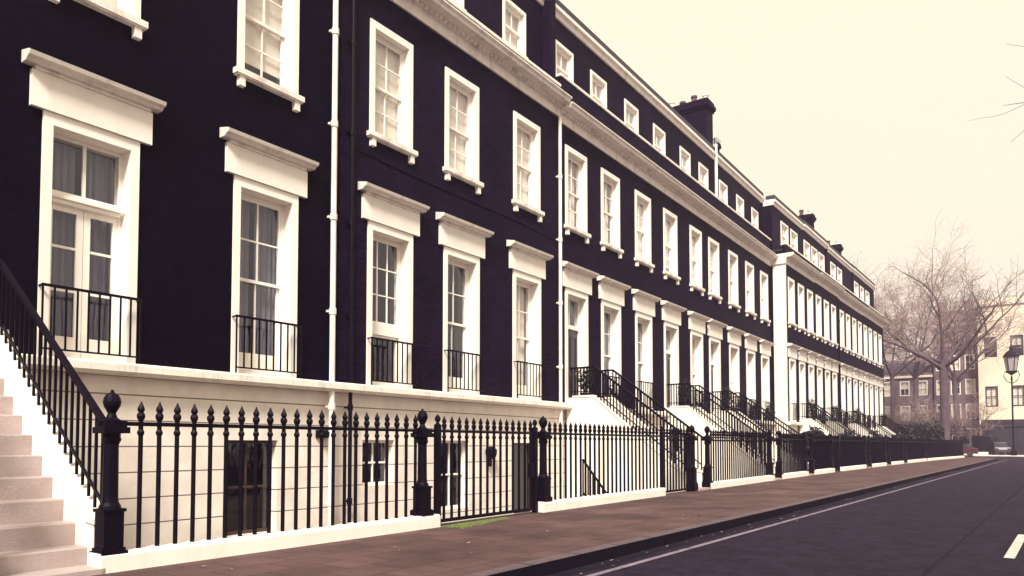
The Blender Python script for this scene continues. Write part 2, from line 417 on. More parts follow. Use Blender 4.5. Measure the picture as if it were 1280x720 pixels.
def frieze_cornice(u0, u1, zb, zt, name, parent, dent=False):
    m = MB(); h = zt-zb; a = zb+h*.55
    prof = [(-.003,zb),(-.05,zb),(-.05,a),(-.10,a+.03),(-.12,a+.07),(-.38,a+.09),(-.40,zt-.05),(-.46,zt-.01),(-.46,zt+.02),(-.003,zt+.06)]
    m.prism(prof, u0, u1)
    if dent:
        x = u0+.04
        while x < u1-.08:
            m.box(x, x+.09, -.17, -.08, a+.005, a+.075); x += .16
    return m.build(name, M['trim'], parent)

def stairs(parent, u0, u1, dfence, gap=.10, bw=.015):
    """steps rising from the fence to the front door, with string walls and iron railings; local y negative = street side"""
    rise = FLOOR/11; yf = -(dfence-.25); land = .85 if dfence > 3.4 else .55
    tread = (dfence-.25-land)/10
    us, ue = u0+.17, u1-.17
    m = MB(); prof = [(yf, -.02)]
    for i in range(11):
        y = yf+i*tread; prof += [(y, rise*i-.02 if i == 0 else rise*i), (y, rise*(i+1)-.012), (y+.010, rise*(i+1))]
    prof += [(-.003, FLOOR), (-.003, -1.49), (yf, -1.49)]
    m.prism(prof, us, ue)
    m.box(us, ue, -(dfence+.13), yf-.003, -.02, .05)
    m.build('steps', M['stone'], parent)
    for k, (a, b) in enumerate(((u0, us-.002), (ue+.002, u1))):
        s = MB(); sl = rise/tread
        yt = yf+10*tread
        s.prism([(yf-.12, -1.49),(yf-.12, .44),(yf+.02, .46),(yt-.03, FLOOR+.16),(yt+.12, FLOOR+.16),(-.003, FLOOR+.16),(-.003, -1.49)], a, b)
        s.prism([(yf-.16,.442),(yf-.16,.49),(yf+.02,.515),(yt-.03,FLOOR+.215),(-.203,FLOOR+.215),(-.203,FLOOR+.162),(yt-.03,FLOOR+.162),(yf+.02,.462)], a-.02, b+.018)
        s.build('string_wall', M['white'], parent)
        uc = (a+b)/2
        r = MB(); R0 = (uc, yf-.12, 1.40); R1 = (uc, yt-.03, FLOOR+1.02); R2 = (uc, -.06, FLOOR+1.02)
        r.bar(R0, R1, .055, .05); r.bar(R1, R2, .055, .05)
        r.bar((uc,yf-.1,.64), (uc,yt-.03,FLOOR+.33), .02, .03); r.bar((uc,yt-.03,FLOOR+.33), (uc,-.06,FLOOR+.33), .02, .03)
        n = int((yt-yf+.1)/gap)
        for i in range(n+1):
            t = i/n; y = yf-.08+(yt-.03-yf+.08)*t
            zl = .48+(FLOOR+.18-.48)*t; zh = 1.40+(FLOOR+1.02-1.40)*t
            r.box(uc-bw, uc+bw, y-bw, y+bw, zl, zh)
        y = yt+.12
        while y < -.08:
            r.box(uc-bw, uc+bw, y-bw, y+bw, FLOOR+.21, FLOOR+1.0); y += gap
        r.build('stair_railing', M['iron'], parent)
    for uc in ((u0+us)/2, (ue+u1)/2): newel(parent, uc, -dfence)

def newel_mb(cx, cy):
    m = MB(); b = .122
    for (r, z0, z1) in ((b,.0,.19),(b-.015,.19,.22),(b-.03,.22,.56),(b-.015,.56,.59)): m.box(cx-r, cx+r, cy-r, cy+r, z0+.003, z1+.003)
    m.lathe(cx, cy, [(.098,.593),(.094,.62),(.076,.65),(.070,.70),(.066,1.20),(.074,1.22),(.088,1.25),(.08,1.27),(.08,1.31)], 12)
    m.box(cx-.12, cx+.12, cy-.12, cy+.12, 1.31, 1.37); m.box(cx-.10, cx+.10, cy-.10, cy+.10, 1.37, 1.43)
    m.lathe(cx, cy, [(.09,1.43),(.05,1.46),(.035,1.50),(.05,1.53),(.072,1.57),(.08,1.61),(.072,1.65),(.05,1.685),(.02,1.70),(.012,1.73)], 12)
    return m
def newel(parent, cx, cy): return newel_mb(cx, cy).build('newel_post', M['iron'], parent)

def picket(mb, x, y, zb):
    mb.lathe(x, y, [(.023,zb),(.023,1.29),(.034,1.31),(.034,1.33),(.023,1.35),(.023,1.44),(.036,1.46),(.041,1.485),(.034,1.51),(.023,1.52),(.036,1.545),(.033,1.565),(.016,1.60),(.003,1.635)], 7)

# ------------------------------------------------------------------ houses
def house(label, org, rz, W, bays, door=None, brick='brick', kinds=None, up='upper', att=None, far=False, dz_c=0.0, seed=0,
          parapet=12.0, pipe=None, stair=None, dfence=3.75, area=True, ledge=True, attic_top=14.4, ay=.42, blinds=None, bwin=None):
    root = empty('terraced_house', org, rz, label, 'house', 'black brick houses of the terrace')
    R = random.Random(seed)
    ow = .44 if far else .53; ow2 = .44 if far else .50
    holes = []
    for c in bays:
        holes += [(c-ow-.10, c+ow+.10, FLOOR+.0, 5.76), (c-ow2-.10, c+ow2+.10, 7.62, 10.0)]
    wall_mesh(0, W, FLOOR, 10.95, holes).build('wall', M[brick], root)
    # rooms behind the windows
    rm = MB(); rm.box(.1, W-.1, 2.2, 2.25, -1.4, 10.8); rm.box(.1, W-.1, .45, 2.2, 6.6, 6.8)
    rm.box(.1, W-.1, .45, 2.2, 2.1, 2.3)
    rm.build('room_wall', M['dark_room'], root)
    # basement
    bh = []
    for (c, hw, z0, z1) in (bwin or []): bh.append((c-hw, c+hw, z0, z1))
    wb = wall_mesh(0, W, -1.5, 2.22, bh, y=.10, depth=8.8).build('basement_wall', M['rust'], root)
    for (c, hw, z0, z1) in (bwin or []):
        door_like = z0 < -1.0
        f = MB(); ring(f, c-hw, c+hw, z0, z1, .05, .05, .06, .06, .26, .34)
        if not door_like:
            f.box(c-.012, c+.012, .27, .31, z0+.06, z1-.06); f.box(c-hw+.05, c+hw-.05, .262, .33, (z0+z1)/2-.02, (z0+z1)/2+.02)
        fr = f.build('basement_door' if door_like else 'basement_window', M['brown_door'] if (door_like or seed == 1) else M['joinery'], root)
        g = MB(); g.box(c-hw+.05, c+hw-.05, .30, .306, z0+.06, z1-.06); g.build('door_leaf' if door_like else 'pane', M['door'] if door_like else M['glass'], fr)
    # ledge at floor level
    l = MB(); l.prism([(.10,2.225),(-.14,2.225),(-.20,2.27),(-.20,2.37),(-.17,FLOOR),(-.003,FLOOR+.003),(.10,FLOOR-.003)], 0.004, W-.004)
    l.build('floor_ledge', M['trim'], root)
    for i, c in enumerate(bays):
        kd = (kinds or {}).get(i, 'ground')
        if door == i: kd = 'door'
        if far: kd = 'far_door' if door == i else 'far_ground'
        bl = (blinds or {}).get(i)
        if bl is None: bl = R.choice(['light_curtain','full','low','light_curtain','half'])
        if bl == 'none': bl = None
        if kd in ('door','far_door'): bl = None
        window(kd, root, c, blind=bl)
        if door != i: guard(root, c, 1.12 if far else 1.34)
        bl2 = R.choice(['full','full','low','half','light_curtain'])
        window(up if not far else 'far_upper', root, c, blind=bl2)
    frieze_cornice(.002, W-.002, 10.66+dz_c, 11.12+dz_c, 'cornice', root, dent=not far)
    # blocking course in front of the attic
    zc = 11.18+dz_c
    b = MB(); b.box(0, W, -.04, .12, zc, parapet); b.build('parapet', M[brick], root)
    b = MB(); b.box(0, W, -.08, .16, parapet+.002, parapet+.07); b.build('parapet_coping', M['trim'], root)
    # attic storey, set back
    aw = [(c, 'attic') for c in bays] if att is None else att
    ah = [(c-(.53 if k == 'attic' else .66), c+(.53 if k == 'attic' else .66), 12.06, 13.36) for c, k in aw]
    A = wall_mesh(0, W, 10.95, attic_top-.35, ah, y=ay, depth=8.4).build('attic_wall', M[brick], root)
    for i, (c, k) in enumerate(aw):
        w, _ = window(k, root, c, blind=R.choice(['full','full','low'])); w.location.y = ay
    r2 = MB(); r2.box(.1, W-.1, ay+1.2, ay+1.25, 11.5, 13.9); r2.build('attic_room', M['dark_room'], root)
    k = MB(); k.prism([(ay+a_, attic_top+b_) for a_, b_ in ((-.002,-.35),(-.06,-.35),(-.08,-.22),(-.16,-.17),(-.16,-.06),(.48,-.02),(.48,-.35))], 0.002, W-.002)
    k.build('roof_band', M['trim'], root)
    k = MB(); k.box(0, W, ay-.12, ay+.33, attic_top-.018, attic_top+.17); k.build('roof_coping', M['lead'], root)
    k = MB(); k.box(.01, W-.01, .121, ay+.05, parapet-.3, parapet-.22) if ay > .5 else None; k.poly([(0,.9+ay-.42,attic_top+.05),(W,.9+ay-.42,attic_top+.05),(W,4.6,attic_top+.75),(0,4.6,attic_top+.75)]); k.poly([(0,8.8,attic_top-.1),(0,4.6,attic_top+.75),(W,4.6,attic_top+.75),(W,8.8,attic_top-.1)])
    k.poly([(0,.9,attic_top+.05),(0,4.6,attic_top+.75),(0,8.8,attic_top-.1)]); k.poly([(W,.9,attic_top+.05),(W,8.8,attic_top-.1),(W,4.6,attic_top+.75)])
    k.build('roof', M['slate'], root)
    if stair: stairs(root, stair[0], stair[1], dfence, *((.135, .012) if seed == 1 else (.10, .015)))
    return root

def pipe(parent, u, z0, z1, mt, r=.05, y=-.09, brk=True):
    m = MB(); m.tube([(u,y,z0),(u,y,z1)], r, 10)
    z = z0+1.0
    while z < z1 and brk:
        m.tube([(u,y,z-.06),(u,y,z+.06)], r+.016, 10); m.box(u-.09, u+.09, y+r*.6, -.004, z-.02, z+.02); z += 1.83
    return m.build('drainpipe', mt, parent, smooth=False)

def chimney(parent, u, y0, y1, z0, z1, npots, w=.62):
    m = MB(); m.box(u-w/2, u+w/2, y0, y1, z0, z1-.45)
    m.box(u-w/2-.06, u+w/2+.06, y0-.06, y1+.06, z1-.45, z1-.34); m.box(u-w/2-.12, u+w/2+.12, y0-.12, y1+.12, z1-.34, z1-.16)
    m.box(u-w/2-.06, u+w/2+.06, y0-.06, y1+.06, z1-.16, z1)
    c = m.build('chimney', M['brick2'], parent)
    for i in range(npots):
        y = y0+.18+(y1-y0-.36)*i/max(1, npots-1); h = (.34,.42,.30,.46,.36)[i % 5]
        q = MB(); q.lathe(u, y, [(.15,z1),(.13,z1+.06),(.115,z1+h-.1),(.15,z1+h-.08),(.15,z1+h),(.10,z1+h)], 10)
        q.build('chimney_pot', M['pots'] if i % 3 else M['trim'], c)
    return c

X0 = -10.9
A = house('nearest black brick house with the broad pale stone steps at the left edge', (X0, .60, 0), RZ1, 8.75, [1.68, 4.18, 7.10], door=0, kinds={1:'french'}, blinds={1:'curtain',2:'curtain'},
          seed=1, parapet=11.8, bwin=[(7.0-.05,.52,-.35,1.28),(3.4,.52,-.35,1.28)], stair=(1.45, 2.85))
O = 9.352
B = house('black brick house between the two tall white drainpipes', (X0, O, 0), RZ1, 8.15, [10.75-O, 13.10-O, 15.84-O], kinds={0:'part_french',1:'ground'}, blinds={0:'none',1:'none',2:'light_curtain'},
          brick='brick2', seed=2, parapet=11.6, dz_c=.04, bwin=[(10.55-O,.45,.36,1.30),(13.0-O,.52,-.30,1.30),(15.9-O,.50,-1.49,1.25)])
O = 17.504
Ch = house('black brick house just past the second white drainpipe with white sided front steps', (X0, O, 0), RZ1, 6.6, [18.45-O, 20.63-O, 23.05-O], door=0, brick='brick2', blinds={1:'curtain',2:'curtain'},
          seed=3, dz_c=-.08, parapet=11.95, bwin=[(20.9-O,.5,-.3,1.3),(23.0-O,.5,-.3,1.3)], stair=(17.88-O, 19.16-O))
O = 24.106
D = house('narrow two bay black brick house in the middle of the terrace', (X0, O, 0), RZ1, 4.6, [25.43-O, 27.99-O], door=0, brick='brick2', blinds={1:'light_curtain'},
          seed=4, dz_c=-.08, parapet=11.95, bwin=[(27.9-O,.5,-.3,1.3)], stair=(24.8-O, 26.06-O))
O = 28.708
Eh = house('four bay black brick house under the big chimney stack, ending at the white return', (X0, O, 0), RZ1, 9.79, [30.05-O, 32.55-O, 34.95-O, 37.3-O], door=0, brick='brick2',
          seed=5, dz_c=-.08, parapet=11.95, bwin=[(32.5-O,.5,-.3,1.3),(35-O,.5,-.3,1.3)], stair=(29.4-O, 30.68-O))
far_specs = [
 ('projecting house with a full height white return at the bend of the terrace', 0.0, 5.70, [1.0,2.85,4.7], 1, [2.1,3.9]),
 ('far black brick house under the second chimney stack', 5.702, 5.70, [.85,2.7,4.5], 1, [.9,2.6,4.3]),
 ('far black brick house under the third and smallest chimney stack', 11.404, 7.5, [1.0,2.8,4.7,6.5], 1, [1.6,3.4]),
 ('last and farthest black brick house at the end of the terrace', 18.906, 7.9, [.9,2.7,4.6,6.5], 2, [1.2,3.2,5.2]),
]
far = []
d2 = Vector((math.cos(SEG2), math.sin(SEG2), 0))
for i, (lb, u, W, bays, dr, at) in enumerate(far_specs):
    p = O2 + d2*u
    dfn = fence_x(p.y+2) - p.x + .0
    h = house(lb, p, SEG2, W, bays, door=dr, brick='brick2', far=True, att=[(a, 'wide_attic') for a in at], seed=10+i, parapet=11.66,
              dz_c=(-.02, .05, -.03, .02)[i], attic_top=(14.22,14.3,14.2,14.25)[i], stair=(bays[dr]-.62, bays[dr]+.62), dfence=dfn-.03, ay=.62)
    far.append(h)
# white return of the projecting block: cladding on its near side and a quoin strip on the front
m = MB(); m.box(-.03, -.002, -.02, .62, 0, 10.64); m.box(-.03, .06, -.03, -.004, 0, 10.64)
m.build('corner_pilaster', M['white'], far[0])
m = MB(); m.prism([(-.05,10.64),(.76,10.64),(.76,11.17),(-.46,11.17),(-.46,11.05),(-.38,10.98),(-.10,10.95)], -.10, -.004, axis='x'); m.build('cornice_return', M['trim'], far[0])
# party walls, chimneys, pipes
pipe(A, 8.54, -.9, 14.2, M['trim'], .055)
pipe(B, .25, -.9, 11.0, M['iron'], .04)
pipe(B, 8.06, 2.42, 10.66, M['trim'], .05)
pipe(B, 8.06-.0, -1.2, 2.2, M['trim'], .05, brk=False)
pipe(far[1], 5.55, -1, 10.6, M['iron'], .05)
for par, u, zt, ya in ((B, 8.05, 14.72, .10), (A, 8.68, 14.72, .10), (far[1], 5.6, 14.5, .55), (far[2], 7.4, 14.5, .55)):
    m = MB(); m.box(u-.15, u+.09, ya, 1.2, 11.3, zt); m.build('party_wall', M['brick2'], par)
m = MB(); m.tube([(31.35-28.708, .30, 11.6), (31.35-28.708, .30, 14.75)], .07, 8); m.build('rainwater_pipe', M['trim'], Eh)
chimney(Eh, 31.70-28.708, .70, 4.4, 13.5, 17.0, 7, .78)
chimney(far[1], 5.2, 1.3, 3.3, 13.8, 16.3, 4, .5)
chimney(far[2], 7.1, 1.3, 3.0, 13.8, 16.0, 3, .5)
chimney(B, 7.9, 4.0, 6.2, 13.5, 16.2, 4)
# aerial on the roof of the four bay house
m = MB(); u = 32.3-28.708; m.tube([(u,.7,14.5),(u,.7,15.5)], .02, 6); m.tube([(u-.3,.7,15.35),(u+.35,.7,15.35)], .015, 5)
for k in range(5): m.tube([(u-.25+k*.13,.48,15.35),(u-.25+k*.13,.92,15.35)], .012, 5)
m.build('aerial', M['iron'], Eh)
m = MB(); m.lathe(32.9-28.708, .75, [(.10,14.5),(.09,14.9),(.07,14.95),(.07,15.15),(.16,15.2),(.12,15.4),(.02,15.5)], 10); m.build('roof_cowl', M['iron'], Eh)
# wall lamp, intercom, vent grille on the basement walls
m = MB(); u = 9.05-.6; m.box(u-.14, u+.14, -.02, .097, 1.33, 1.48); m.box(u-.10, u+.10, -.10, -.02, 1.36, 1.45); m.build('flood_lamp', M['iron'], A, bevel=.01)
m = MB(); u = 14.25-9.352; m.lathe(u, -.02, [(.05,.85),(.13,.9),(.15,1.0),(.15,1.08),(.05,1.16)], 10); m.box(u-.03, u+.03, -.02, .097, .66, .9); m.build('wall_lantern', M['iron'], B)
# french window of the near house and the iron stair down into the area
m = MB(); u0 = 15.0-9.352
for i in range(9): m.box(u0+i*.22, u0+i*.22+.24, -2.9, -2.2, -i*.165-.04, -i*.165)
m.bar((u0,-2.2,.85), (u0+2.0,-2.2,-.62), .04, .04); m.bar((u0,-2.2,0), (u0+2.0,-2.2,-1.5), .04, .14)
for i in range(9): m.box(u0+i*.24, u0+i*.24+.03, -2.215, -2.185, -i*.18, .85-i*.177)
m.build('area_steps', M['iron'], B)

m = MB(); m.tube([(.25,-.012,7.15),(3.0,-.012,7.10),(5.3,-.012,7.12),(8.0,-.012,7.05)], .012, 5); m.build('cable', M['iron'], B)
def window_box(root, u, w, seed, label):
    R = random.Random(seed)
    p = root.matrix_basis @ Vector((u, -.11, FLOOR+.03)) if False else Matrix.LocRotScale(root.location, root.rotation_euler, None) @ Vector((u, -.10, FLOOR+.012))
    t = empty('window_box', p, root.rotation_euler.z, label, 'planter', 'planted boxes on the window ledges')
    b = MB(); b.prism([(-.045,0),(.045,0),(.055,.17),(-.055,.17)], -w/2, w/2); b.build('trough', M['far_dark'], t)
    f = MB(); hgt = R.uniform(.45,.85)
    for i in range(430):
        x = R.uniform(-w/2-.04, w/2+.04); y = R.gauss(-.03,.10); z = .15+hgt*(R.random()**.8)*(.7+.3*math.sin(x*5+seed))
        s_ = R.uniform(.03,.06); a = Vector((R.gauss(0,1),R.gauss(0,1),R.gauss(0,1))).normalized()*s_; c = Vector((R.gauss(0,1),R.gauss(0,1),R.gauss(0,1))).normalized()*s_*.6
        q = Vector((x, min(.04, y), z)); f.poly([q-a, q+c, q+a, q-c])
    f.build('foliage', M['hedge'], t)
wb = [(Ch, 20.63-17.504, 1.3, 'dark bushy window box on the ledge right above the white sided steps'),
      (D, 27.99-24.106, 1.3, 'dark bushy window box of the narrow two bay house'),
      (Eh, 32.55-28.708, 1.3, 'dark window box nearest the steps of the four bay house'), (Eh, 34.95-28.708, 1.3, 'middle dark window box of the four bay house'),
      (Eh, 37.3-28.708, 1.3, 'dark window box beside the white return of the terrace'),
      (far[0], 4.7, 1.05, 'dark window box of the projecting house, right of its steps'), (far[1], .85, 1.05, 'dark window box left of the steps under the second chimney'),
      (far[1], 4.5, 1.05, 'dark window box right of the steps under the second chimney'), (far[2], 1.0, 1.05, 'dark window box left of the steps of the house with the smallest chimney'),
      (far[2], 4.7, 1.05, 'dark window box just right of the steps of the house with the smallest chimney'), (far[3], .9, 1.05, 'leftmost dark window box of the last house'),
      (far[3], 6.5, 1.05, 'farthest dark window box at the very end of the terrace')]
for i, (h_, u, w_, lb) in enumerate(wb): window_box(h_, u, w_, 60+i, lb)

def potted(root, u, label, seed, h=1.15):
    R = random.Random(seed); land = -.42
    p = Matrix.LocRotScale(root.location, root.rotation_euler, None) @ Vector((u, land, FLOOR+.002))
    t = empty('potted_shrub', p, 0, label, 'potted plant', 'evergreen shrubs in pots on the door landings')
    m = MB(); m.lathe(0,0,[(.11,0),(.15,.26),(.17,.27),(.17,.31),(.14,.31)],12); m.build('pot', M['far_dark'], t)
    m = MB(); m.tube([(0,0,.28),(.01,0,.6)], .02, 6); m.build('stem', M['bark'], t)
    f = MB()
    for i in range(700):
        d = Vector((R.gauss(0,1),R.gauss(0,1),R.gauss(0,1))).normalized()*(R.random()**.4); q = Vector((d.x*.27, d.y*.27, .35+(h-.3)*.5+d.z*(h-.3)*.5))*1.0
        s_ = R.uniform(.025,.05); a = Vector((R.gauss(0,1),R.gauss(0,1),R.gauss(0,1))).normalized()*s_; c = Vector((R.gauss(0,1),R.gauss(0,1),R.gauss(0,1))).normalized()*s_*.6
        f.poly([q-a, q+c, q+a, q-c])
    f.build('foliage', M['hedge'], t)
for i, (h_, u, lb, hh) in enumerate([(Ch, 17.88-17.504+.36, 'evergreen shrub in a pot on the white sided landing past the second white drainpipe', 1.0),
        (D, 26.06-24.106-.36, 'potted evergreen on the landing of the narrow two bay house', 1.3), (Eh, 30.68-28.708-.36, 'potted evergreen on the landing of the four bay house', 1.25),
        (far[0], 2.85+.28, 'potted evergreen at the first door beyond the white return', 1.3), (far[1], 2.7+.28, 'potted evergreen at the door under the second chimney', 1.2),
        (far[2], 2.8+.28, 'potted evergreen at the door of the house with the smallest chimney', 1.3), (far[3], 4.6+.28, 'potted evergreen at the last door of the terrace', 1.2)]): potted(h_, u, lb, 90+i, hh)

# ------------------------------------------------------------------ street railings
def railing(label, y0, y1, newels, end0=.14, end1=.14):
    mid = (y0+y1)/2
    ang = math.atan2(y1-y0, fence_x(y1)-fence_x(y0))
    root = empty('iron_railing', (fence_x(y0), y0, 0), ang, label, 'railing', 'spiked railings along the pavement')
    W = math.hypot(y1-y0, fence_x(y1)-fence_x(y0))
    p = MB(); p.prism([(.13,-.05),(-.13,-.05),(-.13,.155),(-.105,.185),(.105,.185),(.13,.155)], 0, W); p.build('plinth', M['white'], root, bevel=.008)
    r = MB(); r.box(.0, W, -.022, .022, 1.385, 1.425); r.build('rail', M['iron'], root)
    k = MB(); n = int(W/.187); off = (W-n*.187)/2
    for i in range(n+1):
        x = off+i*.187
        if any(abs(x-q) < .12 for q in newels) or x < end0 or x > W-end1: continue
        picket(k, x, 0, .186)
    k.build('pickets', M['iron'], root, smooth=False)
    for q in newels:
        nb = newel_mb(q, 0); nb.v = [(v[0], v[1], v[2]*.985 + .02 if v[2] > .3 else v[2]+.186*(1-v[2]/.3)) for v in nb.v]
        nb.build('newel_post', M['iron'], root)
    return root
railing('nearest spiked railing on a white plinth beside the stone steps', 3.24, 7.98, [7.72-3.24], .26, .05)
def gate(label, y0, y1):
    root = empty('area_gate', (fence_x(y0), y0, 0), PI/2, label, 'gate', 'iron gates in the street railings')
    W = y1-y0
    f = MB(); f.box(.0,W,-.022,.022,1.385,1.425); f.box(.0,W,-.022,.022,.045,.095); f.build('gate_frame', M['iron'], root)
    for x in (.03, W-.04):
        q = MB(); q.box(x-.04, x+.04, -.04, .04, .003, 1.50); q.lathe(x, 0, [(.045,1.50),(.02,1.53),(.045,1.57),(.04,1.61),(.01,1.65)], 8); q.build('gate_post', M['iron'], root)
    k = MB(); n = int(W/.175)
    for i in range(1, n): picket(k, W*i/n, 0, .05)
    k.build('pickets', M['iron'], root)
    l = MB(); l.box(W-.22, W-.05, -.03, .03, .62, .88); l.build('lock_box', M['iron'], root)
gate('wide iron area gate standing clear of the pavement between two newel posts', 8.02, 10.68)
railing('second spiked railing, starting right of the wide gate', 10.74, 16.0, [.17], .05, .05)
gate('narrow iron gate right beside the white sided front steps', 16.05, 17.80)
railing('third spiked railing, just past the white sided front steps', 18.97, 24.99, [], .22, .22)
railing('short spiked railing between two flights of steps in mid terrace', 25.87, 29.59, [], .22, .22)
railing('spiked railing before the gap where the white plinth stops', 30.49, 34.0, [3.3], .22, .05)
gate('distant gate in the dark gap of the white plinth', 34.06, 35.5)
ys = []
for i, (lb, u, W, bays, dr, at) in enumerate(far_specs): ys.append(O2.y+u+bays[dr])
prev = 35.56
labs = ['far railing reaching the first steps beyond the bend', 'far railing between the first and second steps beyond the bend', 'far railing between the second and third steps beyond the bend',
        'far railing between the third and last steps beyond the bend', 'farthest railing running past the end of the terrace']
for i, y in enumerate(ys+[76.0]):
    y1 = y-.43 if i < 4 else 79.5
    railing(labs[i], prev, y1, [] if i < 4 else [y1-prev-.2]); prev = y+.43

# ------------------------------------------------------------------ setting: ground, road, pavement
def struct(name, mb, m): o = mb.build(name, m); o['kind'] = 'structure'; return o
Gz = -.142
g = MB(); B0, B1, BX0, BX1 = -3.0, 74.0, -20.5, -7.2
for (xa, xb, ya, yb) in ((-240, BX0, -100, 340), (BX1, 240, -100, 340), (BX0, BX1, -100, B0), (BX0, BX1, B1, 340)):
    g.poly([(xa,ya,Gz),(xb,ya,Gz),(xb,yb,Gz),(xa,yb,Gz)])
struct('ground', g, M['ground'])
r = MB(); r.poly([(kerb_x(-12)-.1,-12,-.134),(7.5,-12,-.134),(7.5,118,-.134),(kerb_x(80)-.1,118,-.134)])
r.poly([(-45,82.1,-.1335),(kerb_x(80)+1,82.1,-.1335),(kerb_x(80)+1,101,-.1335),(-45,101,-.1335)])
struct('road', r, M['asphalt'])
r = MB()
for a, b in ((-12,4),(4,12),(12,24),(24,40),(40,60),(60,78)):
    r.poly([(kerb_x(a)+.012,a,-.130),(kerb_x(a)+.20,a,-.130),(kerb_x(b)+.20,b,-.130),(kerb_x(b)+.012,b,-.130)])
struct('gutter', r, M['seam'])  # narrow near-black strip along the kerb foot, sharing the seam colour
def line(name, x0, y0, x1, y1, w, m, z=-.126):
    b = MB(); b.poly([(x0-w/2,y0,z),(x0+w/2,y0,z),(x1+w/2,y1,z),(x1-w/2,y1,z)]); return struct(name, b, m)
line('road_edge_line', -3.85-.25, -10, -3.85+.028*78, 78, .085, M['line'])
line('road_seam', -.92-.036*18, -10, -.92+.035*70, 78, .035, M['seam'], -.128)
for k in range(8):
    y = -1.7+6*k*2 if k == 0 else 10.3+8.0*(k-1)
    x = -.23+.04*(y-10.3)
    line('road_centre_dash', x, y, x+.04*2.8, y+2.8, .11, M['dash'])
pv = MB()
pv.poly([(-7.28,-3,-.0),(kerb_x(-3)-.19,-3,0),(kerb_x(76)-.19,76,0),(kerb_x(76)-.6,79.5,0),(-4.2,82,0),(-30,82,0),(-30,74.0,0),(fence_x(74)-.1,74,0),(fence_x(32)-.13,32,0)])
struct('pavement', pv, M['paving'])
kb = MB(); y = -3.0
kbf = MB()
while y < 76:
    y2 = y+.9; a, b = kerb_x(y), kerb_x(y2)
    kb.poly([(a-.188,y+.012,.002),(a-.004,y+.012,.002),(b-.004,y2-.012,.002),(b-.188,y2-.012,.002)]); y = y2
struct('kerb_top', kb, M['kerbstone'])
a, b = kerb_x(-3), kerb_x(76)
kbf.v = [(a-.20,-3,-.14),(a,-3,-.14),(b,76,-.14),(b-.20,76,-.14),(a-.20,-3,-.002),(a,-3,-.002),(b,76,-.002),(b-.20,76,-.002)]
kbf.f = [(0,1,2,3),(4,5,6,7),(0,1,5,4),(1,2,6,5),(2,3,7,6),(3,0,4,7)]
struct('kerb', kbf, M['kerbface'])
# corner apron edge
ap = MB(); ap.box(-30, -4.2, 82, 82.15, -.14, .001); struct('side_kerb', ap, M['kerbstone'])
# sunken area and its retaining walls
ar = MB(); ar.poly([(BX0,B0,-1.5),(BX1,B0,-1.5),(BX1,B1,-1.5),(BX0,B1,-1.5)]); struct('area_floor', ar, M['slab'])
rw = MB(); rw.box(-7.36,-7.29,-3,32,-1.5,-.004)
rw.poly([(-7.36,32,-1.5),(fence_x(74)-.17,74,-1.5),(fence_x(74)-.17,74,-.004),(-7.36,32,-.004)])
rw.box(-20.5,-7.36,-3.1,-3.0,-1.5,-.004); rw.box(-20.5,-6.3,74.0,74.1,-1.5,-.004)
struct('retaining_wall', rw, M['rust'])
# far pavement across the side street and the opposite pavement
fp = MB(); fp.box(-60, 40, 101, 112, -.14, 0); struct('far_pavement', fp, M['paving'])
fk = MB(); fk.box(-60, 40, 100.8, 100.98, -.14, .012); struct('far_kerb', fk, M['trim'])
op = MB(); op.box(7.5, 12, -12, 100.5, -.14, 0); struct('opposite_pavement', op, M['paving'])

# moss at the foot of the gate
mo = MB(); R = random.Random(3)
for i in range(420):
    t = R.random(); y = 8.0+t*1.6; x = -7.05+R.random()**1.5*(.42*(1-.9*t)+.03)
    r0 = .012+.02*R.random(); h = .006+.012*R.random()
    mo.lathe(x, y, [(r0,.001),(r0*.8,h*.7),(r0*.3,h)], 5)
tag(mo.build('moss', M['moss']), 'bright green moss on the pavement at the foot of the wide gate', 'moss', kind='stuff')

lf = MB(); R = random.Random(17)
for i in range(260):
    y = 4+R.random()**1.4*40; k_ = R.random()
    x = kerb_x(y)+.05+abs(R.gauss(0,.22)) if k_ < .7 else R.uniform(-6.9, -4.5); z = -.122 if k_ < .7 else .006
    s_ = R.uniform(.012,.03); a = R.random()*6.28; c = Vector((math.cos(a),math.sin(a),R.uniform(0,.4)))*s_; d_ = Vector((-math.sin(a),math.cos(a),R.uniform(-.2,.3)))*s_*.6
    q = Vector((x,y,z+.01)); lf.poly([q-c, q+d_, q+c, q-d_])
M['leaf'] = mat('dry fallen leaves', (.22,.15,.12), .8, .4, 40)
tag(lf.build('fallen_leaves', M['leaf']), 'small dry leaves and litter scattered along the gutter', 'leaves', kind='stuff')

